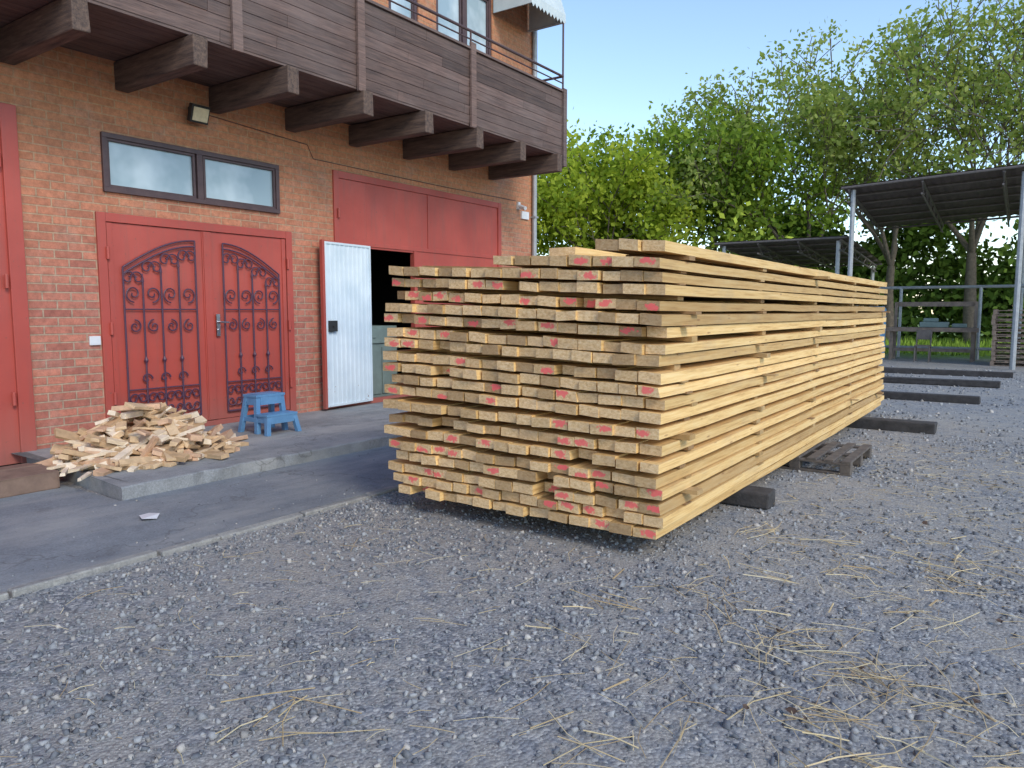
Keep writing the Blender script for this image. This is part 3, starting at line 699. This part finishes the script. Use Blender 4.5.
# ------------------------------------------------------------------ trees
rng=np.random.default_rng(3)
def leaves_np(C,size,cols):
    n=len(C); u=rng.normal(size=(n,3)); u/=np.linalg.norm(u,axis=1)[:,None]
    w_=rng.normal(size=(n,3)); v=np.cross(u,w_); v/=np.linalg.norm(v,axis=1)[:,None]
    s=(size*rng.uniform(.6,1.3,n))[:,None]
    V=np.stack([C-u*s*.5,C+v*s*.30,C+u*s*.5,C-v*s*.30],1).reshape(-1,3)
    F=np.arange(4*n).reshape(n,4); return V,F,np.repeat(cols,4,0)
def tree(base,H_,spread,nleaf,lsize,sigma,c0,c1,seed,trunk=.2,drop=.12):
    R=random.Random(seed); segs=[]; tips=[]
    def grow(p,d,L,r,lv):
        pts=[p];rs=[r];q=p
        for i in range(3):
            d=(d+Vector((R.gauss(0,.10),R.gauss(0,.10),R.gauss(0.02,.06)))).normalized(); q=q+d*L/3; pts.append(q); rs.append(r*(1-.13*(i+1)))
        segs.append((pts,rs,lv))
        if lv>=3: tips.extend([(pts[2],lv),(pts[3],lv)])
        if lv==5: return
        nc=[4,3,3,2,2][lv]
        for k in range(nc):
            an=2*math.pi*(k+R.random()*.8)/nc; tilt=R.uniform(.35,.85)*spread
            ax=d.orthogonal().normalized(); ax=Matrix.Rotation(an,3,d)@ax
            nd=(Matrix.Rotation(tilt,3,ax)@d); nd=(nd+Vector((0,0,.12))).normalized()
            grow(pts[3],nd,L*R.uniform(.68,.9),rs[-1]*.68,lv+1)
        if lv in(1,2):
            nd=(d+Vector((R.gauss(0,.6),R.gauss(0,.6),.1))).normalized(); grow(pts[2],nd,L*.6,r*.4,lv+2)
    grow(Vector((0,0,0)),Vector((0,0,1)),trunk*H_,H_*.02,0)
    mz=max(t[0].z for t in tips)+sigma*.6; sc=H_/mz
    E=empty('tree',base); b=B(); O=Vector(base)
    for pts,rs,lv in segs: b.tube([O+p*sc for p in pts],[max(x,.022) for x in rs],6 if lv<3 else 3,caps=False)
    pobj(b.obj('trunk_and_limbs',M_bark,smooth=True),E)
    T=np.array([O+t[0]*sc for t in tips])
    keep=rng.random(len(T))>drop; T=T[keep]; per=max(1,nleaf//len(T))
    C=np.repeat(T,per,0); cl=np.repeat(rng.random(len(T)),per)
    C=C+rng.normal(size=C.shape)*sigma*np.array([1,1,.75]); k_=np.clip(cl*.7+rng.random(len(C))*.4,0,1)[:,None]
    cols=np.array(c0)*(1-k_)+np.array(c1)*k_
    V,F,K=leaves_np(C,lsize,cols); o=np_mesh('foliage',V,F,M_leaf,K); pobj(o,E)
MG=(.17,.26,.045);YG=(.42,.50,.07);G2=(.13,.22,.04);LG=(.40,.44,.15)
tree((-22.5,31,0),9.6,1.05,15000,.30,.5,(.34,.42,.05),(.58,.62,.08),11,.16)  # left trees: sunlight put into the leaf colour as brighter yellow-green
tree((-17.5,32.5,0),11.2,1.05,16000,.30,.5,(.24,.34,.045),(.48,.54,.07),12,.16)
tree((-13.5,36,0),12.2,1.0,15000,.30,.48,G2,(.30,.40,.06),13,.16)
tree((-9.6,38.5,0),15.6,.95,9500,.27,.38,MG,LG,14,.2,.45)
tree((-6.0,41,0),15.0,.95,8500,.27,.36,G2,LG,15,.2,.45)
tree((-2.6,43,0),17.6,.9,7500,.26,.34,MG,LG,16,.2,.5)
tree((1.8,42,0),18.0,.95,7500,.26,.34,MG,LG,17,.2,.5)
tree((6.5,43,0),16,.95,9000,.28,.5,G2,MG,18)
def mass(name,n_cl,per,xr_,yr_,hmax,c0,c1,sz,sig):
    X=rng.uniform(*xr_,n_cl);Y=rng.uniform(*yr_,n_cl); hh=hmax*(.75+.25*np.sin(X*.9)+.12*np.sin(X*2.3)); Z=rng.random(n_cl)**.8*hh
    T=np.stack([X,Y,Z],1); C=np.repeat(T,per,0)+rng.normal(size=(n_cl*per,3))*sig; C[:,2]=np.abs(C[:,2])
    k_=np.clip(np.repeat(rng.random(n_cl),per)*.7+rng.random(len(C))*.35,0,1)[:,None]
    V,F,K=leaves_np(C,sz,np.array(c0)*(1-k_)+np.array(c1)*k_); np_mesh(name,V,F,M_leaf2,K)
mass('undergrowth',700,50,(-14,14),(45,49),8,(.07,.12,.025),(.20,.30,.055),.44,.6)
mass('undergrowth',400,55,(-32,-9),(35,40),6.5,MG,YG,.38,.6)  # left foliage: sunlit yellow-green put into the leaf colour
X=rng.uniform(-8,12,6000);Y=rng.uniform(31,44,6000)
hgt=rng.uniform(.12,.4,6000); an=rng.uniform(0,6.28,6000); dx=np.cos(an)*.04;dy=np.sin(an)*.04
V=np.stack([np.stack([X-dx,Y-dy,0*X],1),np.stack([X+dx,Y+dy,0*X],1),np.stack([X+dy*2,Y+dx*2,hgt],1)],1).reshape(-1,3)
np_mesh('grass',V,np.arange(18000).reshape(-1,3),M_leaf2,np.repeat(np.array([[.22,.32,.05]])*rng.uniform(.6,1.4,(6000,1)),3,0))

# ------------------------------------------------------------------ light
sun_az=math.radians(112); el=math.radians(36)
sd=Vector((math.sin(sun_az)*math.cos(el),math.cos(sun_az)*math.cos(el),math.sin(el)))
W=bpy.data.worlds.new('World'); S.world=W; W.use_nodes=True; nt=W.node_tree
sk=nt.nodes.new('ShaderNodeTexSky'); sk.sky_type='NISHITA'; sk.sun_disc=False; sk.sun_elevation=el; sk.sun_rotation=sun_az
sk.air_density=1.0; sk.dust_density=.15; sk.ozone_density=1.3
nt.links.new(sk.outputs[0],nt.nodes['Background'].inputs[0]); nt.nodes['Background'].inputs[1].default_value=.27
L=bpy.data.lights.new('sun','SUN'); L.energy=2.2; L.angle=math.radians(20); L.color=(1,.90,.76)
lo=bpy.data.objects.new('sun',L); lo.rotation_euler=sd.to_track_quat('Z','Y').to_euler(); link(lo)
# ------------------------------------------------------------------ camera
cam=bpy.data.cameras.new('camera'); cam.lens=36*750/1024; cam.sensor_width=36; cam.clip_end=1500; cam.clip_start=.05
co=bpy.data.objects.new('camera',cam); co.location=(0,0,1.6); co.rotation_euler=(math.radians(90-5.56),0,math.radians(34.87)); link(co)
S.camera=co
